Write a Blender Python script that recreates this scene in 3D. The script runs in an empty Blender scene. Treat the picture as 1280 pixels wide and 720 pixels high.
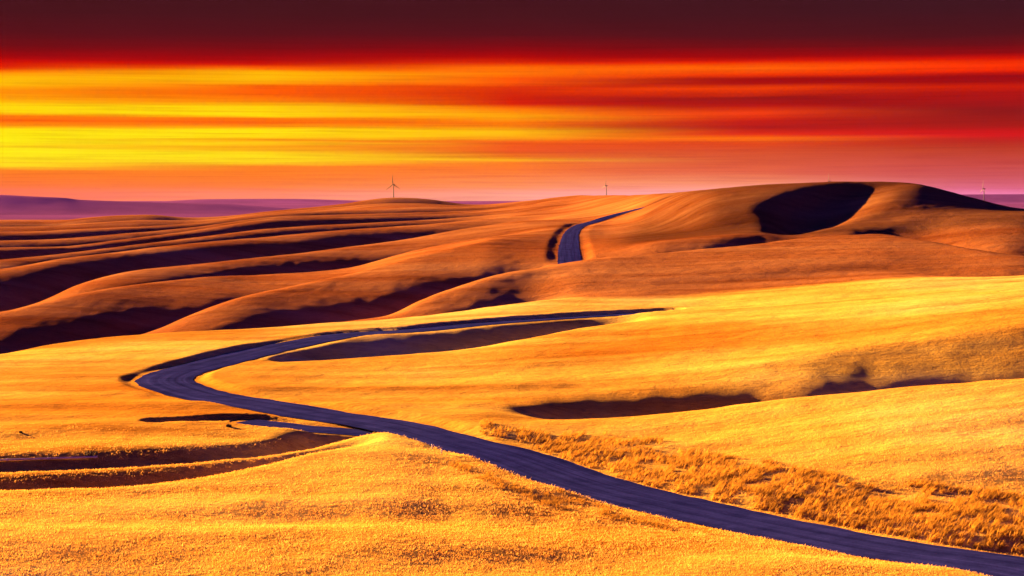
import bpy, math, random
import numpy as np
from mathutils import Vector

rng = np.random.default_rng(7)
R = math.radians
F = 2400.0            # focal length in units of a 1280-wide frame
HY = 243.0            # eye-level row
EYE = 30.0            # eye height, metres above the near field datum
EXPO = 3.22
HAZE = 4.5e-6
SUN_EL, SUN_AZ = 8.5, 42.0      # elevation, degrees to the left of the view

scene = bpy.context.scene
col = scene.collection

def lin(r, g, b):
    f = lambda c: ((c/255+0.055)/1.055)**2.4 if c/255 > 0.04045 else c/255/12.92
    return (f(r), f(g), f(b), 1.0)

def tag(o, label=None, cat=None, group=None, kind=None):
    if label: o['label'] = label
    if cat: o['category'] = cat
    if group: o['group'] = group
    if kind: o['kind'] = kind
    return o

# ------------------------------------------------------------------ numeric helpers
def pchip(pts, x):
    """monotone cubic through pts [(x, y)], constant outside"""
    xs = np.array([p[0] for p in pts], float); ys = np.array([p[1] for p in pts], float)
    h = np.diff(xs); d = np.diff(ys)/h
    m = np.zeros(len(xs)); m[0] = d[0]*0; m[-1] = 0
    for i in range(1, len(xs)-1):
        if d[i-1]*d[i] > 0:
            w1 = 2*h[i]+h[i-1]; w2 = h[i]+2*h[i-1]
            m[i] = (w1+w2)/(w1/d[i-1]+w2/d[i])
    x = np.clip(x, xs[0], xs[-1])
    k = np.clip(np.searchsorted(xs, x)-1, 0, len(xs)-2)
    t = (x-xs[k])/h[k]
    h00 = 2*t**3-3*t**2+1; h10 = t**3-2*t**2+t; h01 = -2*t**3+3*t**2; h11 = t**3-t**2
    return h00*ys[k]+h10*h[k]*m[k]+h01*ys[k+1]+h11*h[k]*m[k+1]

def gauss(a, s, axis):
    if s <= 0: return a
    r = int(3*s+1); k = np.exp(-0.5*(np.arange(-r, r+1)/s)**2); k /= k.sum()
    pad = [(0, 0)]*a.ndim; pad[axis] = (r, r)
    b = np.pad(a, pad, mode='edge'); out = np.zeros_like(a)
    for i, w in enumerate(k):
        sl = [slice(None)]*a.ndim; sl[axis] = slice(i, i+a.shape[axis])
        out += w*b[tuple(sl)]
    return out

def vnoise(x, y, seed):
    """smooth value noise, -1..1"""
    xi = np.floor(x).astype(np.int64); yi = np.floor(y).astype(np.int64)
    fx = x-xi; fy = y-yi
    fx = fx*fx*fx*(fx*(fx*6-15)+10); fy = fy*fy*fy*(fy*(fy*6-15)+10)
    def hsh(a, b):
        n = (a*374761393 + b*668265263 + seed*1442695041) & 0x7fffffff
        n = ((n ^ (n >> 13))*1274126177) & 0x7fffffff
        n = ((n ^ (n >> 16))*2246822519) & 0x7fffffff
        return (n & 0xffff)/32767.5-1
    return ((hsh(xi, yi)*(1-fx)+hsh(xi+1, yi)*fx)*(1-fy)+(hsh(xi, yi+1)*(1-fx)+hsh(xi+1, yi+1)*fx)*fy)

def smooth01(t):
    t = np.clip(t, 0, 1); return t*t*(3-2*t)

# ------------------------------------------------------------------ the hills
# every ridge: bearing (as a column of the view), sight-line row of its crest, its distance,
# and the depth of the hollow in front of it
RIDGES = [
 dict(n='near', yd=[(-400,1383,60),(1800,1383,60)], drop=None),
 dict(n='near2', yd=[(-400,800,128),(600,760,134),(1280,900,108),(1800,980,98)], drop=[(0,0)]),
 dict(n='field', yd=[(-400,612,180),(0,608,183),(150,606,185),(260,594,191),(330,579,198),(400,563,207),(480,549,214),
      (540,557,212),(600,580,200),(700,622,182),(850,668,163),(1000,696,152),(1100,722,144),(1280,752,136),(1800,850,118)],
      drop=[(0,0)]),
 dict(n='strip', yd=[(-400,592,196),(0,589,197),(150,583,201),(330,567,211),(400,556,216),(480,541,221),
      (540,548,218),(600,570,206),(700,612,188),(850,658,168),(1000,686,157),(1100,711,149),(1280,740,142),(1800,835,124)],
      drop=[(0,3.4),(320,3.4),(400,3.4),(455,1.4),(485,0)], fv=[(0,.45)], p=1.6),
 dict(n='shoulder', yd=[(-400,570,208),(0,567,209),(110,564,211),(300,558,219),(350,546,226),(440,532,238),
      (540,540,226),(600,560,213),(700,602,195),(850,645,176),(1000,670,166),(1100,692,158),(1280,715,150),(1800,800,132)],
      drop=[(0,2.2),(300,2.8),(380,3.8),(450,2.4),(490,0)], fv=[(0,.5)], p=1.6),
 dict(n='slope1', yd=[(-400,505,262),(0,500,266),(300,497,266),(450,508,256),(600,530,236),(690,526,238),(850,515,238),
      (1000,496,237),(1150,478,237),(1280,468,236),(1800,440,235)], drop=[(0,0),(560,0),(700,.8),(1280,1.0)], fv=[(0,.3)], p=1.5),
 dict(n='hillside', yd=[(-400,478,292),(0,478,290),(300,476,292),(450,480,286),(600,492,272),(700,492,270),(850,474,278),
      (1000,446,290),(1100,430,296),(1280,404,300),(1800,360,310)], drop=[(0,0),(600,0),(660,1),(700,4),(760,6.5),(900,7),(1000,5.4),(1100,8.1),(1280,11)], fv=[(900,.4),(1080,.22)], p=1.4, foot=[(900,.8),(1040,.04)], fw=.35),
 dict(n='centre', yd=[(-400,470,305),(0,466,310),(200,461,315),(340,455,318),(450,448,325),(560,440,330),(650,425,343),(780,402,368),
      (900,398,360),(1000,392,358),(1280,368,355),(1800,330,360)], drop=[(0,0)]),
 dict(n='lane', yd=[(-400,462,320),(0,452,328),(200,440,340),(340,430,352),(430,418,366),(520,408,376),(600,401,384),(700,394,393),(820,388,400),
      (1000,376,400),(1280,356,400),(1800,315,405)], drop=[(0,0),(310,0),(350,1.7),(400,2.6),(480,3.5),(620,4.5),(720,4.0),(780,2.2),(815,0)], fv=[(0,.42)], p=1.6),
 dict(n='golden', yd=[(-400,460,330),(0,441,350),(60,430,365),(200,415,385),(340,408,400),(400,403,404),(484,398,412),(568,389,420),(635,380,426),
      (702,374,432),(800,377,428),(870,374,430),(961,366,432),(1120,352,436),(1280,344,438),(1800,305,440)], drop=[(0,0)]),
 dict(n='big', yd=[(-400,500,400),(200,440,430),(400,408,440),(440,403,444),(489,396,448),(518,380,460),(551,366,470),(618,345,490),(685,334,510),(736,325,525),
      (830,315,545),(912,306,560),(1025,295,590),(1100,291,600),(1160,301,565),(1280,322,500),(1800,350,490)],
      drop=[(0,0),(400,3),(500,6.0),(640,6.0),(720,2.0),(820,.5),(940,1),(1100,2),(1280,3)], fv=[(0,.3)], p=1.7, foot=.2, fw=.1),
 dict(n='hump', yd=[(-400,470,440),(0,452,450),(100,436,462),(188,417,480),(235,396,492),(302,371,515),(370,356,545),(430,344,572),(450,339,582),(520,319,618),
      (580,306,650),(620,299,672),(700,300,690),(760,305,640),(830,301,612),(900,294,616),(960,291,628),(1000,290,640),(1060,286,640),(1100,284,644),(1160,278,660),(1212,272,665),(1280,269,670),(1800,275,680)],
      drop=[(0,3),(200,5),(430,7),(560,10),(640,8),(700,4.5),(760,5),(830,7),(920,7),(1000,3),(1060,3),(1100,5),(1160,6),(1280,6)], fv=[(0,.36)], p=1.8, foot=[(200,.36),(640,.36),(780,.2)], fw=.15),
 dict(n='left', yd=[(-400,430,500),(0,390,530),(67,374,556),(134,361,585),(202,351,618),(269,345,650),(322,343,675),(430,335,700),(520,312,725),(620,295,745),
      (700,289,760),(760,292,750),(900,288,695),(1000,283,685),(1100,278,690),(1160,270,700),(1280,266.5,720),(1800,272,730)],
      drop=[(0,5),(200,6),(322,6),(440,5),(560,3),(620,0),(800,0)], fv=[(0,.34)], p=1.8, foot=.36, fw=.15),
 dict(n='spur', yd=[(-400,430,560),(0,393,610),(54,377,640),(101,355,670),(168,339,705),(269,328,750),(370,317,790),(430,309,815),(500,300,840),(600,283,880),
      (679,275,905),(760,278,860),(900,272,745),(1000,268,725),(1100,266,730),(1160,264,735),(1280,265,745),(1800,270,760)],
      drop=[(0,3),(101,6),(269,7),(430,9),(560,7),(640,3),(700,0),(800,0)], fv=[(0,.42)], p=2.0, foot=.4, fw=.15),
 dict(n='stripe', yd=[(-400,360,760),(0,336,820),(67,324,850),(134,316,885),(235,304,935),(330,296,975),(430,287,1010),(534,280,1050),(679,268,1100),(760,266,960),
      (900,257,800),(1000,253,775),(1100,252,775),(1175,256,770),(1280,263.5,770),(1800,268,790)],
      drop=[(0,16),(235,16),(430,14),(560,11),(660,5),(720,0),(800,0)], fv=[(0,.55)], p=2.0),
 dict(n='stripes', yd=[(-400,320,1000),(0,309,1060),(67,308,1085),(134,301,1120),(235,288,1180),(353,272,1240),(450,270,1270),(600,264,1310),(700,256,1300),(760,254,1100),
      (900,245,870),(1000,240,835),(1100,239,830),(1175,248,810),(1280,262.3,800),(1800,267,820)],
      drop=[(0,19),(200,18),(340,15),(450,14),(600,12),(680,3),(720,0),(800,0)], fv=[(0,.5)], p=1.9),
 dict(n='far', yd=[(-400,292,1300),(0,290,1350),(100,286,1380),(235,279,1430),(353,266,1480),(450,262,1500),(600,259,1500),(700,249,1460),(760,247,1240),
      (900,238,930),(1000,231,890),(1100,230,875),(1180,240,850),(1280,261.2,830),(1800,266,850)],
      drop=[(0,16),(235,16),(353,15),(600,13),(700,0),(800,0)], fv=[(0,.5)], p=1.9),
 dict(n='skyline', yd=[(-400,278,1800),(0,276,1800),(60,276,1800),(100,272,1800),(151,268,1800),(188,267,1800),(235,271,1800),(269,270,1800),(336,263,1800),(430,253,1800),
      (460,248,1800),(494,245,1800),(534,247,1790),(588,254,1760),(652,250,1700),(736,242,1600),(760,241,1420),(830,240,1040),(950,230,990),(1060,225.5,940),(1100,225,930),
      (1137,226,915),(1175,235,900),(1212,245,880),(1280,260,860),(1500,266,880),(1800,268,900)],
      drop=[(0,14),(235,14),(400,14),(600,10),(700,0),(800,0)], fv=[(0,.5)], p=1.6),
 dict(n='behind', yd=[(-400,290,2300),(500,290,2300),(900,330,1700),(1280,330,1500),(1800,340,1450)], drop=[(0,0)]),
 dict(n='behind2', yd=[(-400,275,5000),(1800,275,5000)], drop=[(0,0)]),
]

NX = 980
XC = np.concatenate([np.linspace(-1300, -60, 150)[:-1], np.linspace(-60, 1340, 680), np.linspace(1340, 2600, 153)[1:]])
NX = len(XC)
DROW = np.exp(np.concatenate([np.linspace(math.log(60), math.log(120), 60)[:-1], np.linspace(math.log(120), math.log(2000), 760), np.linspace(math.log(2000), math.log(5000), 40)[1:]]))
ND = len(DROW)
U = (XC-640)/F
XX, DD = np.meshgrid(XC, DROW, indexing='ij')     # (NX, ND)
WX = (XX-640)/F*DD

def between(a, b, drop, w=.5):
    """a minor ridge half way between two of the ridges"""
    A = next(r for r in RIDGES if r['n'] == a); B = next(r for r in RIDGES if r['n'] == b)
    xs = sorted(set(p[0] for p in A['yd']) | set(p[0] for p in B['yd'])); yd = []
    for x in xs:
        g_ = lambda r, k: float(pchip([(p[0], p[k]) for p in r['yd']], np.array([float(x)]))[0])
        yd.append((x, g_(A, 1)*(1-w)+g_(B, 1)*w, g_(A, 2)*(1-w)+g_(B, 2)*w))
    RIDGES.insert(RIDGES.index(B), dict(n=a+'_'+b, yd=yd, drop=drop, fv=[(0, .5)], p=1.8))
NEARER = lambda d: 650+(d-650)*.5
for r_ in RIDGES:                                              # the back hill is steep: its slope stands close behind its foot
    if r_['n'] in ('left', 'spur', 'stripe', 'stripes', 'far', 'skyline'):
        r_['yd'] = [(x, y, NEARER(d) if x >= 900 and d > 650 else d) for x, y, d in r_['yd']]
between('stripes', 'far', [(0, 9), (235, 9), (353, 8), (560, 6), (660, 0), (800, 0)])
between('far', 'skyline', [(0, 11), (235, 10), (353, 7), (430, 3), (520, 0), (800, 0)])
between('stripe', 'stripes', [(0, 6), (100, 8), (235, 9), (353, 9), (560, 7), (660, 0), (800, 0)], .45)

def build_height():
    Z = np.zeros((NX, ND))
    prev = None
    for rd in RIDGES:
        y = pchip([(a, b) for a, b, c in rd['yd']], XC)
        d = pchip([(a, c) for a, b, c in rd['yd']], XC)
        z = EYE-(y-HY)*d/F
        if prev is None:
            prev = (d, z); Z[:] = z[:, None]; continue
        dp, zp = prev
        d = np.maximum(d, dp+2)
        drop = pchip(rd['drop'], XC) if len(rd['drop']) > 1 else np.full(NX, float(rd['drop'][0][1]))
        fvp = rd.get('fv', [(0, .5)])
        fv = pchip(fvp, XC) if len(fvp) > 1 else np.full(NX, fvp[0][1])
        a = np.clip(drop/2.0, 0, 1)
        p = (1+a*(rd.get('p', 1.5)-1))[:, None]; q = (1+a*0.8)[:, None]
        dv = dp+fv*(d-dp); zv = zp+(z-zp)*fv-drop
        D = DROW[None, :]
        t1 = np.clip((D-dp[:, None])/(dv-dp)[:, None], 0, 1)
        t2 = np.clip((D-dv[:, None])/(d-dv)[:, None], 0, 1)
        seg1 = zp[:, None]+(zv-zp)[:, None]*t1**q
        ft = rd.get('foot', 0); ft = pchip(ft, XC) if isinstance(ft, list) else ft
        b = (ft*a)[:, None]; fw = rd.get('fw', .16)
        face = (1-b)*(t2+.22*(p-1)*t2*(1-t2))+b*(1-np.exp(-t2/fw))/(1-math.exp(-1/fw)) if rd.get('foot') else 1-(1-t2)**p
        seg2 = zv[:, None]+(z-zv)[:, None]*face
        m1 = (D > dp[:, None]) & (D <= dv[:, None]); m2 = D > dv[:, None]
        Z = np.where(m1, seg1, Z); Z = np.where(m2, seg2, Z)
        prev = (d, z)
    return Z

Z = build_height()

def ravine(Z, axis, wl, wr, depth):
    """a gully: axis [(distance, column)], width to its left / right in columns, depth in metres along distance"""
    ax = pchip(axis, DROW)[None, :]
    l = pchip(wl, DROW)[None, :]; r = pchip(wr, DROW)[None, :]; dep = pchip(depth, DROW)[None, :]
    q = XX-ax
    s = np.where(q < 0, 1-smooth01(-q/l), 1-smooth01(q/r))
    return Z-dep*s

# the hollow on the back hill
nn = lambda L: [(NEARER(d) if d > 650 else d, v) for d, v in L]
Z = ravine(Z, nn([(640, 970), (690, 990), (725, 1006), (785, 1020), (870, 1062), (930, 1095)]),
           nn([(640, 15), (690, 34), (760, 80), (810, 70), (880, 55)]), nn([(640, 60), (775, 110), (930, 90)]),
           nn([(630, 0), (650, 4), (700, 6), (780, 6.6), (840, 4.6), (890, 3.4), (930, 0)]))
Z = gauss(gauss(Z, 4.5, 0), 2.6, 1)

# gentle undulation, finer rills running down the slopes
amp = smooth01((DROW-120)/500)[None, :]
Z += 0.14*vnoise(WX/23, DD/31, 1)+0.07*vnoise(WX/9, DD/13, 2)*(1-.4*amp)+(0.27*vnoise(WX/34+.3, DD/11+.6, 8)+.16*vnoise(WX/21, DD/6, 9))*(1-smooth01((DD-230)/120))+0.05*vnoise(WX/3.1, DD/4.3, 5)
Z += amp*0.15*vnoise(WX/60+DD/300, DD/75, 3)

def z_at(x, d):
    i = np.interp(x, XC, np.arange(NX)); j = np.interp(np.log(d), np.log(DROW), np.arange(ND))
    i0 = np.clip(np.floor(i).astype(int), 0, NX-2); j0 = np.clip(np.floor(j).astype(int), 0, ND-2)
    a = i-i0; b = j-j0
    return (Z[i0, j0]*(1-a)+Z[i0+1, j0]*a)*(1-b)+(Z[i0, j0+1]*(1-a)+Z[i0+1, j0+1]*a)*b

def catmull(P, n):
    P = np.array(P, float); P = np.vstack([2*P[0]-P[1], P, 2*P[-1]-P[-2]]); out = []
    for i in range(1, len(P)-2):
        t = np.linspace(0, 1, n, endpoint=False)[:, None]
        out.append(0.5*((2*P[i])+(-P[i-1]+P[i+1])*t+(2*P[i-1]-5*P[i]+4*P[i+1]-P[i+2])*t**2+(-P[i-1]+3*P[i]-3*P[i+1]+P[i+2])*t**3))
    out.append(P[-2][None]); return np.vstack(out)

# roads: ground points (X, Y) in metres, with width
def gp(x, y, z):
    """ground point seen at column x, row y lying at height z"""
    d = (EYE-z)*F/(y-HY); return ((x-640)/F*d, d)

def carve(path, width, cut, bank, zs=None, smooth=14, roadz=None):
    """cut a road bed into the terrain; returns dense centre line with heights"""
    global Z
    P = catmull(path, 12)
    seg = np.hypot(*np.diff(P[:, :2], axis=0).T); s = np.concatenate([[0], np.cumsum(seg)])
    n = int(s[-1]/1.5)+2; si = np.linspace(0, s[-1], n)
    X = np.interp(si, s, P[:, 0]); Y = np.interp(si, s, P[:, 1])
    W = np.interp(si, s, P[:, 2]) if P.shape[1] > 2 else np.full(n, width)
    zc = z_at(X/Y*F+640, Y)
    pad = np.pad(zc, 40, mode='edge'); zc = gauss(pad, smooth, 0)[40:-40]-cut
    if roadz is not None: zc = roadz(zc, X, Y)
    # distance from each vertex to the line
    m = (DD > Y.min()-25) & (DD < Y.max()+25) & (WX > X.min()-30) & (WX < X.max()+30)
    vx = WX[m]; vy = DD[m]; best = np.full(vx.shape, 1e9); bz = np.zeros(vx.shape); bw = np.zeros(vx.shape)
    for i in range(n-1):
        ax, ay, bx, by = X[i], Y[i], X[i+1], Y[i+1]
        near = np.nonzero((np.abs(vx-ax) < 30) & (np.abs(vy-ay) < 30))[0]
        if len(near) == 0: continue
        L = (bx-ax)**2+(by-ay)**2
        t = np.clip(((vx[near]-ax)*(bx-ax)+(vy[near]-ay)*(by-ay))/L, 0, 1)
        dd = np.hypot(vx[near]-ax-t*(bx-ax), vy[near]-ay-t*(by-ay))
        b = dd < best[near]; k = near[b]
        best[k] = dd[b]; bz[k] = (zc[i]+(zc[i+1]-zc[i])*t)[b]; bw[k] = W[i]
    zt = Z[m]
    w = smooth01((best-(bw/2+0.6))/bank)
    low = bz-0.10
    Zn = low+(zt-low)*w
    Z[m] = np.where(best < bw/2+0.6+bank, Zn, zt)
    return X, Y, zc, W

def ray_ground(x, y, dmin, dmax):
    """first ground point met by the sight line between the two distances"""
    ds = np.linspace(dmin, dmax, 1500); zz = z_at(np.full(ds.shape, float(x)), ds); line = EYE-(y-HY)*ds/F
    k = np.nonzero(zz >= line)[0]
    d = ds[k[0]] if len(k) else dmax
    return ((x-640)/F*d, d)

main_px = [(1420,742,9.0,90,260),(1280,702,9.0,90,260),(1130,683,9.0,90,260),(980,655,9,90,260),(860,630,9.5,90,260),(740,601,10,90,260),(640,569,10,90,260),(560,543,8.8,90,260),(480,527,8.5,90,300),
           (400,514,9,90,300),(320,501,9,90,330),(250,488,9,90,330),(207,474,9,100,340),(222,463,8.5,100,350),(270,449,8.5,100,370),(340,433,8,250,400),(430,416,8,300,420)]
main_path = [ray_ground(a, b, c2, d2)+(w,) for a, b, w, c2, d2 in main_px]
def far_pt(x, d): return ((x-640)/F*d, d, 8.0)
main_path += [(*far_pt(520, 374)[:2], 7), (*far_pt(600, 383)[:2], 5.5), (*far_pt(700, 392)[:2], 4.5), (*far_pt(830, 402)[:2], 3.5)]
RX, RY, RZ, RW = carve(main_path, 9, 0.5, 2.4, smooth=7)

lay_path = [ray_ground(a, b, 225, 300)+(w_,) for a, b, w_ in [(195,524.5,.4),(245,523,1.6),(296,521,4.2),(330,524,5.2),(370,529,5.2),(410,534,5.2),(450,538,5.2),(500,541,5.2)]]
lay_from = lay_path[2][0]
LX, LY, LZ, LW = carve(lay_path, 5, 0.4, 1.6, smooth=8)
k_ = LX > lay_from; LX, LY, LZ, LW = LX[k_], LY[k_], LZ[k_], LW[k_]
back_px = [(716,548),(713,580),(711,640),(712,690),(714,750),(720,810),(733,862),(760,896),(800,908),(836,909)]
back_path = [((x-640)/F*d, d, float(np.interp(d, [600, 800], [7.6, 5.5]))) for x, d in back_px]
BX, BY, BZ, BW = carve(back_path, 8.5, 0.35, 4.0, smooth=12)

# ------------------------------------------------------------------ materials
def new_mat(name):
    m = bpy.data.materials.new(name); m.use_nodes = True
    nt = m.node_tree; nt.nodes.clear()
    return m, nt

class NT:
    def __init__(s, nt): s.nt = nt
    def n(s, t, **kw):
        nd = s.nt.nodes.new(t)
        for k, v in kw.items():
            if k.startswith('i_'):
                nd.inputs[k[2:].replace('_', ' ')].default_value = v
            else: setattr(nd, k, v)
        return nd
    def l(s, a, b): s.nt.links.new(a, b)
    def math(s, op, a, b=None, c=None, clamp=False):
        nd = s.nt.nodes.new('ShaderNodeMath'); nd.operation = op; nd.use_clamp = clamp
        for i, v in enumerate((a, b, c)):
            if v is None: continue
            if isinstance(v, (int, float)): nd.inputs[i].default_value = v
            else: s.l(v, nd.inputs[i])
        return nd.outputs[0]
    def ramp(s, fac, stops, interp='LINEAR'):
        nd = s.nt.nodes.new('ShaderNodeValToRGB'); cr = nd.color_ramp; cr.interpolation = interp
        stops = sorted(stops, key=lambda q: q[0])
        while len(cr.elements) < len(stops): cr.elements.new(0.5)
        for e, (p, c) in zip(cr.elements, stops):
            e.position = p; e.color = c if len(c) == 4 else (*c, 1)
        s.l(fac, nd.inputs[0]); return nd.outputs[0]
    def mix(s, fac, a, b, mode='MIX'):
        nd = s.nt.nodes.new('ShaderNodeMix'); nd.data_type = 'RGBA'; nd.blend_type = mode
        if isinstance(fac, (int, float)): nd.inputs[0].default_value = fac
        else: s.l(fac, nd.inputs[0])
        for i, v in ((6, a), (7, b)):
            if isinstance(v, tuple): nd.inputs[i].default_value = v if len(v) == 4 else (*v, 1)
            else: s.l(v, nd.inputs[i])
        return nd.outputs[2]
    def noise(s, vec, scale, detail=4, rough=.55, sc=(1, 1, 1), rot=0):
        mp = s.nt.nodes.new('ShaderNodeMapping'); mp.inputs['Scale'].default_value = sc; mp.inputs['Rotation'].default_value = (0, 0, rot)
        s.l(vec, mp.inputs[0])
        nd = s.nt.nodes.new('ShaderNodeTexNoise'); nd.inputs['Scale'].default_value = scale
        nd.inputs['Detail'].default_value = detail; nd.inputs['Roughness'].default_value = rough
        s.l(mp.outputs[0], nd.inputs[0]); return nd.outputs[0]

def grass_ground():
    m, nt = new_mat('dry_grass_hills'); g = NT(nt)
    geo = g.n('ShaderNodeNewGeometry'); P = geo.outputs['Position']
    big = g.noise(P, 1/90, 4, .55, (1, .6, 1), R(20))
    strk = g.noise(P, 1/9, 5, .6, (.22, 1, 1), R(-12))
    fine = g.noise(P, 1/0.9, 6, .7, (.5, 1, 1), R(-8))
    tiny = g.noise(P, 1/0.28, 3, .7)
    c = g.ramp(big, [(.36, (.60, .29, .030, 1)), (.5, (.70, .46, .070, 1)), (.62, (.80, .58, .15, 1))])
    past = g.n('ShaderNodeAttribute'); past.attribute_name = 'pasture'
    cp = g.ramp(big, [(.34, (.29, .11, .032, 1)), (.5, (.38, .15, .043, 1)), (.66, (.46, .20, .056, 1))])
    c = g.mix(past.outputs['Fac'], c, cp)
    shd = g.n('ShaderNodeAttribute'); shd.attribute_name = 'hill_shade'
    c = g.mix(shd.outputs['Fac'], c, g.ramp(big, [(.34, (.12, .048, .018, 1)), (.5, (.17, .068, .024, 1)), (.66, (.23, .095, .032, 1))]))  # darker browns paint the back hill's shade into the ground colour
    c2 = g.ramp(strk, [(.30, (.62, .50, .42, 1)), (.46, (.88, .84, .80, 1)), (.60, (1, 1, 1, 1)), (.75, (1.12, 1.18, 1.2, 1))])
    c = g.mix(1, c, c2, 'MULTIPLY')
    band = g.noise(P, 1/26, 3, .5, (.16, 1, 1), R(-16))
    c = g.mix(1, c, g.ramp(band, [(.36, (.86, .72, .58, 1)), (.5, (.98, .95, .9, 1)), (.64, (1.12, 1.22, 1.25, 1))]), 'MULTIPLY')
    c3 = g.ramp(fine, [(.28, (.55, .45, .38, 1)), (.45, (.92, .9, .88, 1)), (.7, (1.1, 1.15, 1.15, 1))])
    c = g.mix(.75, c, c3, 'MULTIPLY')
    c4 = g.ramp(tiny, [(.3, (.7, .64, .6, 1)), (.6, (1.08, 1.1, 1.1, 1))])
    c = g.mix(.3, c, c4, 'MULTIPLY')
    hh = g.math('ADD', g.math('MULTIPLY', fine, 0.5), g.math('MULTIPLY', tiny, 0.18))
    hh = g.math('ADD', hh, g.math('MULTIPLY', strk, 0.7))
    hh = g.math('ADD', hh, g.math('MULTIPLY', g.noise(P, 1/3.2, 4, .7), .8))
    bp = g.n('ShaderNodeBump', i_Strength=.55, i_Distance=.55); g.l(hh, bp.inputs['Height'])
    b = g.n('ShaderNodeBsdfPrincipled', i_Roughness=.9)
    b.inputs['Specular IOR Level'].default_value = 0
    g.l(c, b.inputs['Base Color']); g.l(bp.outputs[0], b.inputs['Normal'])
    o = g.n('ShaderNodeOutputMaterial'); g.l(b.outputs[0], o.inputs[0])
    return m

def asphalt():
    m, nt = new_mat('blue_grey_asphalt'); g = NT(nt)
    uv = g.n('ShaderNodeUVMap'); uv.uv_map = 'UVMap'
    geo = g.n('ShaderNodeNewGeometry'); P = geo.outputs['Position']
    sp = g.n('ShaderNodeSeparateXYZ'); g.l(uv.outputs[0], sp.inputs[0])
    along = g.noise(uv.outputs[0], 1, 4, .6, (1.6, .02, 1))
    patch = g.noise(P, .25, 5, .65)
    grit = g.noise(P, 4, 4, .7)
    c = g.ramp(along, [(.3, (.014, .018, .095, 1)), (.5, (.022, .027, .15, 1)), (.7, (.032, .038, .20, 1))])
    xx = g.math('ADD', sp.outputs[0], g.math('MULTIPLY', g.math('SUBTRACT', g.noise(uv.outputs[0], 1, 2, .5, (0, .05, 1)), .5), .8))
    wheel = g.math('ADD', g.math('MULTIPLY', g.math('COSINE', g.math('MULTIPLY', xx, 2.3)), .5), .5)
    c = g.mix(.4, c, g.ramp(wheel, [(.1, (.68, .66, .70, 1)), (.9, (1.35, 1.32, 1.22, 1))]), 'MULTIPLY')
    c = g.mix(.9, c, g.ramp(patch, [(.3, (.55, .55, .6, 1)), (.65, (1.25, 1.2, 1.15, 1))]), 'MULTIPLY')
    c = g.mix(.6, c, g.ramp(grit, [(.3, (.7, .7, .7, 1)), (.7, (1.3, 1.3, 1.3, 1))]), 'MULTIPLY')
    bp = g.n('ShaderNodeBump', i_Strength=.3, i_Distance=.03); g.l(grit, bp.inputs['Height'])
    b = g.n('ShaderNodeBsdfPrincipled', i_Roughness=.95); b.inputs['Specular IOR Level'].default_value = .0
    g.l(c, b.inputs['Base Color']); g.l(bp.outputs[0], b.inputs['Normal'])
    o = g.n('ShaderNodeOutputMaterial'); g.l(b.outputs[0], o.inputs[0]); return m

def simple(name, c, rough=.8, nscale=None, var=.3, spec=.2):
    m, nt = new_mat(name); g = NT(nt)
    b = g.n('ShaderNodeBsdfPrincipled', i_Roughness=rough); b.inputs['Specular IOR Level'].default_value = spec
    geo = g.n('ShaderNodeNewGeometry')
    nz = g.noise(geo.outputs['Position'], nscale or 2, 4)
    lo = tuple(v*(1-var) for v in c); hi = tuple(v*(1+var) for v in c)
    g.l(g.ramp(nz, [(.3, (*lo, 1)), (.7, (*hi, 1))]), b.inputs['Base Color'])
    o = g.n('ShaderNodeOutputMaterial'); g.l(b.outputs[0], o.inputs[0]); return m

M_GROUND = grass_ground()
M_ROAD = asphalt()
M_PLAIN = simple('scrub_land_haze_tint', (.16, .052, .17), .95, .0006, .35, 0)  # violet of the distance haze is put into the scrub's base colour
M_BACKLIT = simple('backlit_dark_steel', (.03, .022, .02), .7)  # near-black colour stands in for turbines seen against the light
M_DARKWOOD = simple('weathered_wood', (.06, .04, .03), .9)

# ------------------------------------------------------------------ meshes
def grid_mesh(name, X, Y, Zg, mat, uv=None):
    n, m = X.shape
    co = np.stack([X, Y, Zg], -1).reshape(-1, 3).astype(np.float32)
    i = np.arange(n-1)[:, None]*m+np.arange(m-1)[None, :]
    q = np.stack([i, i+m, i+m+1, i+1], -1).reshape(-1, 4).astype(np.int32)
    me = bpy.data.meshes.new(name)
    me.vertices.add(len(co)); me.vertices.foreach_set('co', co.ravel())
    me.loops.add(q.size); me.loops.foreach_set('vertex_index', q.ravel())
    me.polygons.add(len(q)); me.polygons.foreach_set('loop_start', np.arange(0, q.size, 4, dtype=np.int32))
    me.polygons.foreach_set('use_smooth', np.ones(len(q), bool))
    me.update(calc_edges=True)
    if uv is not None:
        l = me.uv_layers.new(name='UVMap'); l.data.foreach_set('uv', uv.reshape(-1, 2)[q.ravel()].astype(np.float32).ravel())
    me.materials.append(mat)
    o = bpy.data.objects.new(name, me); col.objects.link(o); return o

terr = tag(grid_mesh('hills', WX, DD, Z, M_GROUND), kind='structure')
# the wheat fields end along a ragged boundary; the pasture beyond is tawnier
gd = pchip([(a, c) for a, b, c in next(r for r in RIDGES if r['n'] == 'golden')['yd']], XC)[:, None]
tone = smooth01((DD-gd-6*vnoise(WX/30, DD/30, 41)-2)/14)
hill_shade = smooth01((DD-600-25*vnoise(WX/50, DD/60, 43)-8)/30)*smooth01((XX-735-.12*(DD-600))/60)*(1-smooth01((DD-1150)/60))  # mask for the back hill, where grazing-light shade is painted in
ah = terr.data.attributes.new('hill_shade', 'FLOAT', 'POINT'); ah.data.foreach_set('value', hill_shade.reshape(-1).astype(np.float32))
at = terr.data.attributes.new('pasture', 'FLOAT', 'POINT'); at.data.foreach_set('value', tone.reshape(-1).astype(np.float32))

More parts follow.
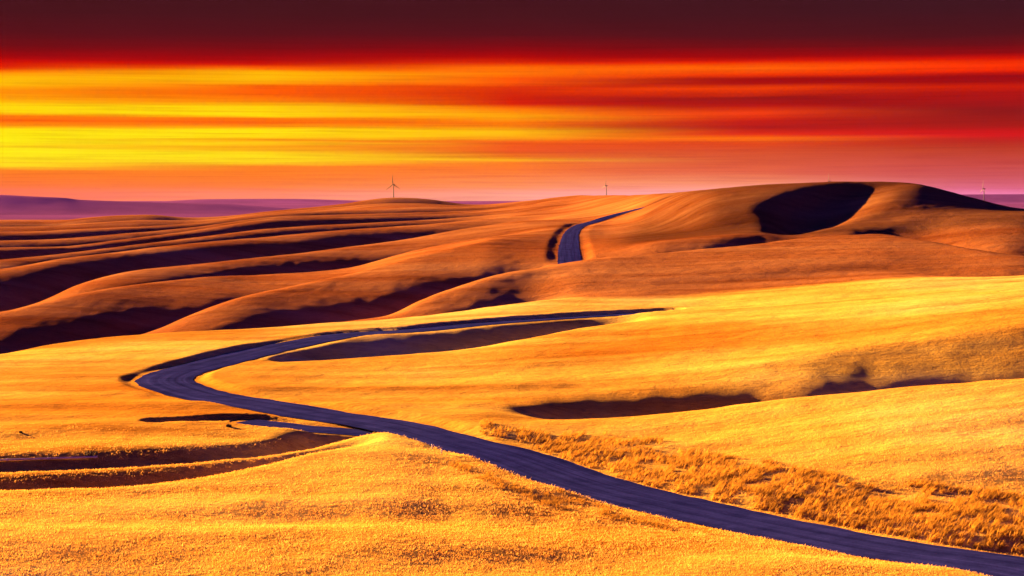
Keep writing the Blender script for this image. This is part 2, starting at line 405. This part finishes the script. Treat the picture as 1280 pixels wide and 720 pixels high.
def ribbon(name, X, Y, zc, W, mat, ncross=9):
    dx = np.gradient(X); dy = np.gradient(Y); L = np.hypot(dx, dy); nx = dy/L; ny = -dx/L
    s = np.cumsum(L)
    c = np.linspace(-.5, .5, ncross)
    rag = 0.22*vnoise(s/2.3, s*0+3, 11); rag2 = 0.22*vnoise(s/2.3, s*0+9, 12)
    half = W[:, None]*c[None, :]
    half[:, 0] += rag; half[:, -1] += rag2
    GX = X[:, None]+nx[:, None]*half; GY = Y[:, None]+ny[:, None]*half
    GZ = zc[:, None]+0.05*(1-(2*c[None, :])**2)-0.02
    uv = np.stack([np.broadcast_to(c[None, :]*W[:, None], GX.shape), np.broadcast_to(s[:, None], GX.shape)], -1)
    return grid_mesh(name, GX, GY, GZ, mat, uv)
tag(ribbon('road', RX, RY, RZ, RW, M_ROAD), kind='structure')
tag(ribbon('road', BX, BY, BZ, BW, M_ROAD), kind='structure')
tag(ribbon('layby', LX, LY, LZ-.02, LW, M_ROAD), kind='structure')


# ------------------------------------------------------------------ grass
def grass_mat(name, c0, c1):
    m, nt = new_mat(name); g = NT(nt)
    geo = g.n('ShaderNodeNewGeometry')
    nz = g.noise(geo.outputs['Position'], 1/2.2, 4, .6)
    at = g.n('ShaderNodeAttribute'); at.attribute_name = 'shade'
    f = g.math('ADD', g.math('MULTIPLY', nz, .75), g.math('MULTIPLY', at.outputs['Fac'], .25))
    c = g.ramp(f, [(.3, c0), (.7, c1)])
    d = g.n('ShaderNodeBsdfDiffuse'); t = g.n('ShaderNodeBsdfTranslucent'); g.l(c, d.inputs[0]); g.l(c, t.inputs[0])
    ms = g.n('ShaderNodeMixShader'); ms.inputs[0].default_value = .45; g.l(d.outputs[0], ms.inputs[1]); g.l(t.outputs[0], ms.inputs[2])
    o = g.n('ShaderNodeOutputMaterial'); g.l(ms.outputs[0], o.inputs[0]); return m

def grass_blades(name, X, Y, h, lean, width, mat, nb, spread=.10):
    """tufts of nb bent blades standing at (X, Y)"""
    n = len(X); x = X/Y*F+640; z = z_at(x, Y)
    X = np.repeat(X, nb)+rng.normal(0, spread, n*nb); Y = np.repeat(Y, nb)+rng.normal(0, spread, n*nb)
    z = np.repeat(z, nb)-.04; h = np.repeat(h, nb)*rng.uniform(.6, 1.15, n*nb); N = n*nb
    a = rng.uniform(0, 2*np.pi, N); lx = np.cos(a)*.25+lean[0]+rng.normal(0, .1, N); ly = np.sin(a)*.25+lean[1]
    b = rng.uniform(0, np.pi, N); wx = np.cos(b)*width/2; wy = np.sin(b)*width/2*.6
    wd = rng.uniform(.7, 1.3, N); wx *= wd; wy *= wd
    V = np.stack([np.stack([X-wx, Y-wy, z], 1), np.stack([X+wx, Y+wy, z], 1),
                  np.stack([X+wx*.8+lx*h*.45, Y+wy*.8+ly*h*.45, z+h*.6], 1), np.stack([X-wx*.8+lx*h*.45, Y-wy*.8+ly*h*.45, z+h*.6], 1),
                  np.stack([X+lx*h*1.1, Y+ly*h*1.1, z+h*.97], 1)], 1)
    base = np.arange(N)[:, None]*5
    loops = np.concatenate([base+np.array([0, 1, 2, 3]), base+np.array([3, 2, 4])], 1).astype(np.int32)
    starts = (np.arange(N)[:, None]*7+np.array([0, 4])).astype(np.int32).ravel()
    me = bpy.data.meshes.new(name); me.vertices.add(N*5); me.vertices.foreach_set('co', V.astype(np.float32).ravel())
    me.loops.add(N*7); me.loops.foreach_set('vertex_index', loops.ravel())
    me.polygons.add(N*2); me.polygons.foreach_set('loop_start', starts); me.update(calc_edges=True)
    at = me.attributes.new('shade', 'FLOAT', 'POINT'); at.data.foreach_set('value', np.repeat(rng.uniform(0, 1, N), 5).astype(np.float32))
    me.materials.append(mat); o = bpy.data.objects.new(name, me); col.objects.link(o); return tag(o, kind='stuff')

def road_dist(X, Y):
    out = np.full(X.shape, 1e9)
    for P0, P1 in ((RX, RY), (BX, BY), (LX, LY)):
        for i in range(0, len(P0), 2):
            out = np.minimum(out, np.hypot(X-P0[i], Y-P1[i])-(5.0 if P0 is not LX else 3.2))
    return out

def scatter(n, dmin, dmax, xr=(-170, 1450), power=.5):
    u = rng.uniform(0, 1, n); d = np.sqrt(dmin**2+u*(dmax**2-dmin**2)) if power == .5 else dmin*(dmax/dmin)**u
    x = rng.uniform(xr[0], xr[1], n); return (x-640)/F*d, d
M_BL = grass_mat('dry_grass_blades', (.58, .26, .03, 1), (.80, .50, .12, 1))
M_TALL = grass_mat('tall_dry_grass_blades', (.20, .10, .018, 1), (.60, .31, .04, 1))
X, Y = scatter(145000, 122, 236, power=1)
rd_ = road_dist(X, Y); k = (rd_ > .15) & (rng.uniform(0, 1, len(X)) < np.clip((238-Y)/60, 0, 1)); X, Y = X[k], Y[k]
grass_blades('grass', X, Y, rng.uniform(.10, .20, len(X)), (.3, -.05), .035, M_BL, 5, .22)
# coarse tall grass on the bank beyond the road
X, Y = scatter(46000, 128, 245, (600, 1450), power=1)
rd_ = road_dist(X, Y); x = X/Y*F+640
yrow = HY+(EYE-z_at(x, Y))*F/Y
lowb = np.interp(x, [600, 700, 850, 1000, 1150, 1330], [560, 590, 640, 672, 695, 735])
topb = np.interp(x, [600, 700, 850, 1000, 1150, 1330], [528, 535, 560, 588, 612, 630])
side = yrow < lowb+12
k = (rd_ > .5) & side & (yrow < lowb+2) & (yrow > topb+10*vnoise(X/5, Y/5, 52)) & (vnoise(X/1.6, Y/3, 53) > -.45); X, Y = X[k], Y[k]
grass_blades('tall_grass', X, Y, rng.uniform(.35, .85, len(X)), (.55, .0), .06, M_TALL, 8)
# dark weeds in the shallow ditch on the near side of the road
X, Y = scatter(30000, 150, 225, (520, 900), power=1)
x = X/Y*F+640; yrow = HY+(EYE-z_at(x, Y))*F/Y; rd_ = road_dist(X, Y)
cl = np.interp(x, [560, 620, 680, 740, 800, 860], [578, 602, 622, 638, 652, 668]); wd_ = np.interp(x, [540, 600, 680, 760, 840], [0, 7, 11, 9, 2])
k = (rd_ > .6) & (np.abs(yrow-cl) < wd_*(1+.5*vnoise(X/2, Y/3, 61))) & (vnoise(X/1.2, Y/2.5, 62) > .0) & (rng.uniform(0, 1, len(X)) < .6); X, Y = X[k], Y[k]
M_WEED = grass_mat('dark_weed_blades', (.14, .065, .012, 1), (.50, .25, .03, 1))
grass_blades('weeds', X, Y, rng.uniform(.15, .45, len(X)), (.4, .0), .05, M_WEED, 6)

# distant plain to the horizon, all round, and the far plateaus
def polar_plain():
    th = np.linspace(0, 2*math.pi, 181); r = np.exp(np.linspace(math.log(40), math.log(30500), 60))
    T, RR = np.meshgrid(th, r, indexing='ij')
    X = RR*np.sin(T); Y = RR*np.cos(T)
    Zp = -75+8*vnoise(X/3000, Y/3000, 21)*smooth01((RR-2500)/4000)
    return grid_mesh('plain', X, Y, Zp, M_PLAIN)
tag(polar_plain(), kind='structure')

def plateau(name, pts, d0, depth, base=-80):
    """a long table-land: pts [(column, row of its rim)] at distance d0"""
    xs = np.linspace(pts[0][0], pts[-1][0], 260); y = pchip(pts, xs)
    zt = EYE-(y-HY)*d0/F
    rows = [0, .18, .4, .62, .8, .93, 1.0, 1.6, 3.0]
    frac = [0, .05, .2, .45, .72, .93, 1.0, 1.02, .95]
    X = []; Y = []; ZZ = []
    for r, f in zip(rows, frac):
        dd = d0-depth*(1-r)
        wob = 0.05*depth*vnoise(xs/40, xs*0+r*3, 31)*(0 < f < 1)
        X.append((xs-640)/F*(dd+wob)); Y.append(dd+wob+0*xs); ZZ.append(base+(zt-base)*f+0*xs)
    return grid_mesh(name, np.array(X).T, np.array(Y).T, np.array(ZZ).T, M_PLAIN)
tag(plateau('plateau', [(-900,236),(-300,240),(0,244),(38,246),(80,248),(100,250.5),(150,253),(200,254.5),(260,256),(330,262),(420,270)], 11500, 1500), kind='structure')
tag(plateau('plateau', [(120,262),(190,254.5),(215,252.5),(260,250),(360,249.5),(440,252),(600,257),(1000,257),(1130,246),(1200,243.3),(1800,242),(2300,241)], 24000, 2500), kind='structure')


# ------------------------------------------------------------------ air
def box(name, x0, x1, y0, y1, z0, z1, mat):
    v = [(x, y, z) for z in (z0, z1) for x, y in ((x0, y0), (x1, y0), (x1, y1), (x0, y1))]
    f = [(3, 2, 1, 0), (4, 5, 6, 7), (0, 1, 5, 4), (1, 2, 6, 5), (2, 3, 7, 6), (3, 0, 4, 7)]
    me = bpy.data.meshes.new(name); me.from_pydata(v, [], f); me.materials.append(mat)
    o = bpy.data.objects.new(name, me); col.objects.link(o); return o
mh, nt = new_mat('air'); g = NT(nt)
pv = g.n('ShaderNodeVolumePrincipled'); pv.inputs['Density'].default_value = HAZE; pv.inputs['Color'].default_value = (.34, .13, .90, 1)
pv.inputs['Anisotropy'].default_value = .0
oo = g.n('ShaderNodeOutputMaterial'); g.l(pv.outputs[0], oo.inputs['Volume'])
tag(box('haze', -31000, 31000, -31000, 31000, -90, 112, mh), kind='stuff')

# ------------------------------------------------------------------ small things
import bmesh
def part(name, bm, mat, parent=None, smooth=True):
    me = bpy.data.meshes.new(name); bm.to_mesh(me); bm.free()
    if smooth:
        for p in me.polygons: p.use_smooth = True
    me.materials.append(mat); o = bpy.data.objects.new(name, me); col.objects.link(o)
    if parent: o.parent = parent
    return o
def lathe(prof, n=16, axis='Z'):
    bm = bmesh.new(); rings = []
    for r, z in prof:
        rings.append([bm.verts.new((r*math.cos(2*math.pi*k/n), r*math.sin(2*math.pi*k/n), z) if axis == 'Z' else
                                   (r*math.cos(2*math.pi*k/n), z, r*math.sin(2*math.pi*k/n))) for k in range(n)])
    for a, b in zip(rings, rings[1:]):
        for k in range(n): bm.faces.new((a[k], a[(k+1) % n], b[(k+1) % n], b[k]))
    bm.faces.new(rings[0]); bm.faces.new(rings[-1])
    bmesh.ops.recalc_face_normals(bm, faces=bm.faces); return bm

def blade_bm(ang, Lb=38.0):
    """tapered, twisted blade reaching out from the hub in the XZ plane"""
    bm = bmesh.new(); rings = []
    for t, ch, th in ((0, 2.0, 1.9), (.05, 2.1, 1.7), (.16, 3.6, .95), (.25, 3.4, .75), (.5, 2.4, .45), (.75, 1.6, .28), (.93, .9, .16), (1, .25, .06)):
        r = 1.2+t*Lb; tw = R(22*(1-t)); ring = []
        for k in range(10):
            a = 2*math.pi*k/10; x = ch/2*math.cos(a)-ch*.12; y = th/2*math.sin(a)
            x, y = x*math.cos(tw)-y*math.sin(tw), x*math.sin(tw)+y*math.cos(tw)
            X = x*math.cos(ang)+r*math.sin(ang); Zz = -x*math.sin(ang)+r*math.cos(ang)
            ring.append(bm.verts.new((X, y, Zz)))
        rings.append(ring)
    for a, b in zip(rings, rings[1:]):
        for k in range(10): bm.faces.new((a[k], a[(k+1) % 10], b[(k+1) % 10], b[k]))
    bm.faces.new(rings[0]); bm.faces.new(rings[-1]); bmesh.ops.recalc_face_normals(bm, faces=bm.faces)
    return bm

def turbine(x, hub_row, dist, rot, yaw, scale, label):
    zb = -76.0; hub = EYE-(hub_row-HY)*dist/F; H = hub-zb
    root = bpy.data.objects.new('wind_turbine', None); col.objects.link(root)
    root.location = ((x-640)/F*dist, dist, zb); root.rotation_euler = (0, 0, R(yaw))
    tag(root, label, 'wind turbine', 'wind turbines along the horizon')
    part('tower', lathe([(2.6*scale, 0), (2.5*scale, .3*H), (1.9*scale, .7*H), (1.4*scale, H-1.6)], 20), M_BACKLIT, root)
    bm = bmesh.new(); bmesh.ops.create_cube(bm, size=1)
    bmesh.ops.scale(bm, vec=(3.4*scale, 10*scale, 3.6*scale), verts=bm.verts)
    bmesh.ops.bevel(bm, geom=bm.edges[:], offset=.7*scale, segments=3, affect='EDGES')
    bmesh.ops.translate(bm, vec=(0, 1.5*scale, H), verts=bm.verts); part('nacelle', bm, M_BACKLIT, root, False)
    hb = part('hub', lathe([(.2, -2.9), (1.0, -2.6), (1.6, -1.7), (1.8, -.4), (1.8, 1.2)], 18, 'Y'), M_BACKLIT, root)
    hb.location = (0, -5*scale, H); hb.scale = (scale,)*3
    for k in range(3):
        b = part('blade', blade_bm(R(rot+120*k)), M_BACKLIT, root); b.location = (0, -5*scale, H); b.scale = (scale,)*3
    return root

def on_ground(x, y, a=150, b=300):
    X, Y = ray_ground(x, y, a, b); return X, Y, float(z_at(np.array([x*1.0]), np.array([Y]))[0])
M_CREAM = simple('painted_post', (.75, .72, .66), .5)
M_REFL = simple('reflector', (.8, .78, .7), .2)
for x, y, lab in ((540, 561, 'small white marker post by the near road edge, farther of the pair'), (552, 567.5, 'small white marker post by the near road edge, nearer of the pair')):
    X, Y, z = on_ground(x, y, 175, 260)
    r = bpy.data.objects.new('marker_post', None); col.objects.link(r); r.location = (X, Y, z-.05); tag(r, lab, 'marker post', 'marker posts at the road edge')
    bm = lathe([(.075, 0), (.075, .5), (.06, .56), (.02, .58)], 12); part('post', bm, M_CREAM, r)
    bm = bmesh.new(); bmesh.ops.create_cube(bm, size=1); bmesh.ops.scale(bm, vec=(.13, .03, .14), verts=bm.verts)
    bmesh.ops.bevel(bm, geom=bm.edges[:], offset=.008, segments=2, affect='EDGES'); bmesh.ops.translate(bm, vec=(0, -.09, .43), verts=bm.verts)
    part('reflector', bm, M_REFL, r, False)
# rusty pipe lying in the ditch
X0, Y0, z0 = on_ground(-40, 580); X1, Y1, z1 = on_ground(122, 575)
M_PIPE = simple('dull_galvanised_pipe', (.45, .36, .38), .6)
r = bpy.data.objects.new('irrigation_pipe', None); col.objects.link(r); r.location = (X0, Y0, z0+.32)
v = Vector((X1-X0, Y1-Y0, z1-z0)); r.rotation_euler = v.to_track_quat('Z', 'Y').to_euler(); L = v.length
tag(r, 'long pale pipe lying along the dark ditch at the left edge', 'pipe')
part('pipe', lathe([(.10, 0), (.10, L), (.085, L), (.085, L-.4)], 14), M_PIPE, r)
for t in (.3, .62, .98):
    part('coupling', lathe([(.10, L*t-.16), (.14, L*t-.14), (.14, L*t+.12), (.10, L*t+.14)], 14), M_PIPE, r)
M_SHRUB = simple('dark_sagebrush_leaf', (.050, .035, .022), .9, 8, .5)
def shrub(x, y, h, label):
    X, Y, z = on_ground(x, y); rr = random.Random(int(x))
    r = bpy.data.objects.new('shrub', None); col.objects.link(r); r.location = (X, Y, z-.03); tag(r, label, 'shrub', 'dark shrubs in the left field')
    bm = bmesh.new()
    for k in range(420):
        a = rr.uniform(0, 6.28); q = rr.uniform(0, 1)**.5; zz = rr.uniform(.12, 1)*h*(1-.35*q*q); R0 = h*.95*q
        c = Vector((R0*math.cos(a), R0*math.sin(a)*.8, zz)); s_ = rr.uniform(.05, .10)
        u = Vector((rr.gauss(0, 1), rr.gauss(0, 1), rr.gauss(0, 1))).normalized()*s_; w_ = u.cross(Vector((rr.gauss(0, 1), rr.gauss(0, 1), 1))).normalized()*s_*.5
        bm.faces.new([bm.verts.new(c-u), bm.verts.new(c+w_), bm.verts.new(c+u), bm.verts.new(c-w_)])
    part('foliage', bm, M_SHRUB, r, False)
    bm = bmesh.new()
    for k in range(9):
        a = rr.uniform(0, 6.28); tip = Vector((math.cos(a)*h*.6, math.sin(a)*h*.5, h*.75)); n = tip.normalized().orthogonal().normalized()
        m2 = tip.normalized().cross(n); base = [bm.verts.new((n*math.cos(t)+m2*math.sin(t))*.025) for t in (0, 2.1, 4.2)]; tp = bm.verts.new(tip)
        for i in range(3): bm.faces.new((base[i], base[(i+1) % 3], tp))
    part('stems', bm, M_DARKWOOD, r, False)
shrub(114, 571, .75, 'largest dark shrub on the strip of grass between the two left ditches')
shrub(26, 541, .22, 'low dark shrub in the golden field near the left edge of the photo')
shrub(286, 533.5, .35, 'low dark shrub in the grass below the left road bend')

turbine(492, 230.5, 6200, -3, -32, .85, 'dark wind turbine with three blades standing behind the brown domed hill')
turbine(758, 232, 9000, 12, -62, .95, 'small wind turbine seen almost edge on above the crest near the winding road')
turbine(1230, 236, 9500, 3, -78, 1.1, 'faint thin wind turbine rising from the plain at the right edge')
turbine(215, 258.5, 12500, 4, -75, .9, 'tiny wind turbine in the violet haze before the far left plateau')
turbine(1037, 226.5, 9000, 0, -70, .95, 'wind turbine of which only a blade tip shows over the big right hill')

# ------------------------------------------------------------------ camera
cam = bpy.data.cameras.new('camera'); co = bpy.data.objects.new('camera', cam); col.objects.link(co)
cam.sensor_width = 36; cam.lens = 36*F/1280
co.location = (0, 0, EYE); co.rotation_euler = (R(90), 0, 0)
cam.shift_y = -(360-HY)/1280
cam.clip_start = 1; cam.clip_end = 200000
scene.camera = co

# ------------------------------------------------------------------ light
az = R(SUN_AZ); el = R(SUN_EL)
sd = (-math.sin(az)*math.cos(el), math.cos(az)*math.cos(el), math.sin(el))
sl = bpy.data.lights.new('sun', 'SUN'); sl.energy = 5.0; sl.angle = R(.5); sl.color = (1, .50, .145)
so = bpy.data.objects.new('sun', sl); col.objects.link(so)
so.rotation_euler = Vector(sd).to_track_quat('Z', 'Y').to_euler(); so.location = (0, 0, 200)

w = bpy.data.worlds.new('World'); scene.world = w; w.use_nodes = True
nt = w.node_tree; nt.nodes.clear(); g = NT(nt)
tc = g.n('ShaderNodeTexCoord'); sp = g.n('ShaderNodeSeparateXYZ'); g.l(tc.outputs['Generated'], sp.inputs[0])
X_, Y_, Z_ = sp.outputs
azim = g.math('ARCTAN2', X_, Y_)                 # 0 = ahead, + right
elev = g.math('ARCSINE', Z_)
# streaky distortion of the height in the sky
cv = g.n('ShaderNodeCombineXYZ'); g.l(azim, cv.inputs[0]); g.l(elev, cv.inputs[1])
n1 = g.noise(cv.outputs[0], 1, 3, .5, (5, 70, 1)); n2 = g.noise(cv.outputs[0], 1, 3, .6, (9, 330, 1))
e2 = g.math('ADD', elev, g.math('MULTIPLY', g.math('SUBTRACT', n1, .5), .0038))
e2 = g.math('ADD', e2, g.math('MULTIPLY', g.math('SUBTRACT', n2, .5), .0022))
EM = .11
fac = g.math('DIVIDE', e2, EM, clamp=True)
def er(y): return math.atan((HY-y)/F)/EM
def sky_ramp(rows): return g.ramp(fac, [(er(y), lin(*c)) for y, c in rows])
left = sky_ramp([(243,(250,115,40)),(236,(255,120,5)),(225,(255,122,2)),(213,(255,128,2)),(209,(255,215,0)),(190,(255,238,0)),(185,(255,215,0)),(178,(255,240,0)),(163,(255,225,0)),
  (158,(255,140,0)),(152,(255,95,0)),(147,(255,130,0)),(143,(255,215,0)),(135,(255,215,0)),(128,(255,165,0)),(118,(255,135,0)),(113,(255,160,0)),(108,(255,195,0)),(100,(255,175,0)),(95,(255,110,0)),(91,(225,30,0)),
  (84,(205,10,0)),(76,(160,5,5)),(62,(115,12,16)),(45,(88,16,22)),(20,(72,19,25)),(0,(68,20,26))])
mid = sky_ramp([(243,(252,165,125)),(236,(255,150,75)),(225,(255,135,60)),(210,(255,122,28)),(203,(255,130,20)),(200,(255,180,10)),(196,(240,120,10)),(188,(235,85,20)),(176,(245,95,10)),(171,(255,180,0)),
  (164,(255,185,0)),(159,(240,120,0)),(153,(255,120,0)),(146,(255,170,0)),(136,(255,110,0)),(130,(215,30,0)),(118,(205,35,0)),(108,(222,50,0)),(104,(255,90,0)),(100,(255,80,0)),(92,(255,120,0)),(83,(255,105,0)),(78,(225,40,0)),
  (72,(180,5,0)),(60,(130,8,12)),(45,(90,16,22)),(20,(72,19,25)),(0,(68,20,27))])
right = sky_ramp([(243,(235,125,165)),(236,(215,100,120)),(222,(205,85,85)),(205,(200,72,60)),(190,(190,60,30)),(178,(185,35,20)),(172,(215,22,22)),(165,(205,20,10)),(158,(165,25,10)),(140,(140,22,18)),(128,(165,18,12)),
  (118,(175,18,8)),(112,(205,28,0)),(106,(160,12,8)),(98,(150,8,12)),(94,(225,30,0)),(86,(255,55,0)),(79,(215,20,0)),(72,(150,8,8)),(60,(105,14,18)),(45,(78,18,24)),(20,(64,21,29)),(0,(60,22,30))])
ml = sky_ramp([(243,(255,140,80)),(236,(255,130,25)),(222,(255,125,5)),(208,(255,130,10)),(204,(255,205,0)),(194,(255,225,0)),(189,(255,175,0)),(184,(255,165,0)),(180,(255,205,0)),(176,(255,150,0)),(172,(255,215,0)),
  (164,(255,225,0)),(159,(255,150,0)),(153,(255,100,0)),(148,(255,120,0)),(144,(255,215,0)),(135,(255,205,0)),(129,(255,130,0)),(117,(255,90,0)),(107,(255,100,0)),(102,(255,180,0)),(93,(255,185,0)),(88,(255,95,0)),
  (83,(215,20,0)),(76,(170,6,4)),(61,(120,10,14)),(45,(88,16,22)),(20,(72,19,25)),(0,(68,20,26))])
mr = sky_ramp([(243,(255,172,158)),(236,(252,155,122)),(228,(246,142,95)),(215,(228,100,60)),(200,(220,90,48)),(190,(215,80,35)),(180,(225,70,15)),(174,(255,112,0)),(169,(225,45,8)),(160,(175,25,15)),(152,(200,30,8)),
  (142,(240,62,5)),(134,(180,20,8)),(124,(150,20,14)),(118,(210,42,0)),(112,(238,62,0)),(106,(170,15,6)),(100,(160,12,6)),(95,(235,50,0)),(86,(255,100,0)),(79,(230,30,0)),(73,(165,5,4)),(60,(118,12,15)),(45,(84,17,23)),
  (20,(68,20,27)),(0,(64,21,28))])
fa = g.math('DIVIDE', g.math('ADD', azim, .262), .131)         # 0 at the left frame edge, 4 at the right
def blend(a, b, k): return g.mix(g.math('SUBTRACT', fa, float(k), clamp=True), a, b)
def blend2(a, b, k):                                          # quicker at first: even steps to the eye
    t = g.math('SUBTRACT', fa, float(k), clamp=True); u = g.math('SUBTRACT', 1.0, t)
    return g.mix(g.math('SUBTRACT', 1.0, g.math('MULTIPLY', u, u)), a, b)
c = blend(left, ml, 0); c = blend(c, mid, 1); c = blend2(c, mr, 2); c = blend2(c, right, 3)
n3 = g.noise(cv.outputs[0], 1, 4, .6, (14, 900, 1), R(1.0))
c = g.mix(1, c, g.ramp(n3, [(.3, (.86, .78, .8, 1)), (.5, (1, 1, 1, 1)), (.7, (1.06, 1.14, 1.1, 1))]), 'MULTIPLY')
sky = g.n('ShaderNodeTexSky', sky_type='NISHITA'); sky.sun_disc = False
sky.sun_elevation = el; sky.sun_rotation = -az; sky.altitude = 200; sky.ozone_density = 6; sky.air_density = 1.0; sky.dust_density = .3
blue = g.mix(1, sky.outputs[0], (.05, .07, 1.0, 1), 'MULTIPLY')
bg1 = g.n('ShaderNodeBackground'); g.l(c, bg1.inputs[0]); bg1.inputs[1].default_value = 2**-EXPO
bg2 = g.n('ShaderNodeBackground'); g.l(blue, bg2.inputs[0]); bg2.inputs[1].default_value = .022
up = g.math('MULTIPLY', g.math('SUBTRACT', elev, R(7)), 1/R(12), clamp=True)
ms = g.n('ShaderNodeMixShader'); g.l(up, ms.inputs[0]); g.l(bg1.outputs[0], ms.inputs[1]); g.l(bg2.outputs[0], ms.inputs[2])
wo = g.n('ShaderNodeOutputWorld'); g.l(ms.outputs[0], wo.inputs[0])

scene.view_settings.view_transform = 'Standard'; scene.view_settings.look = 'None'
scene.view_settings.exposure = EXPO; scene.view_settings.gamma = 1
scene.cycles.max_bounces = 4
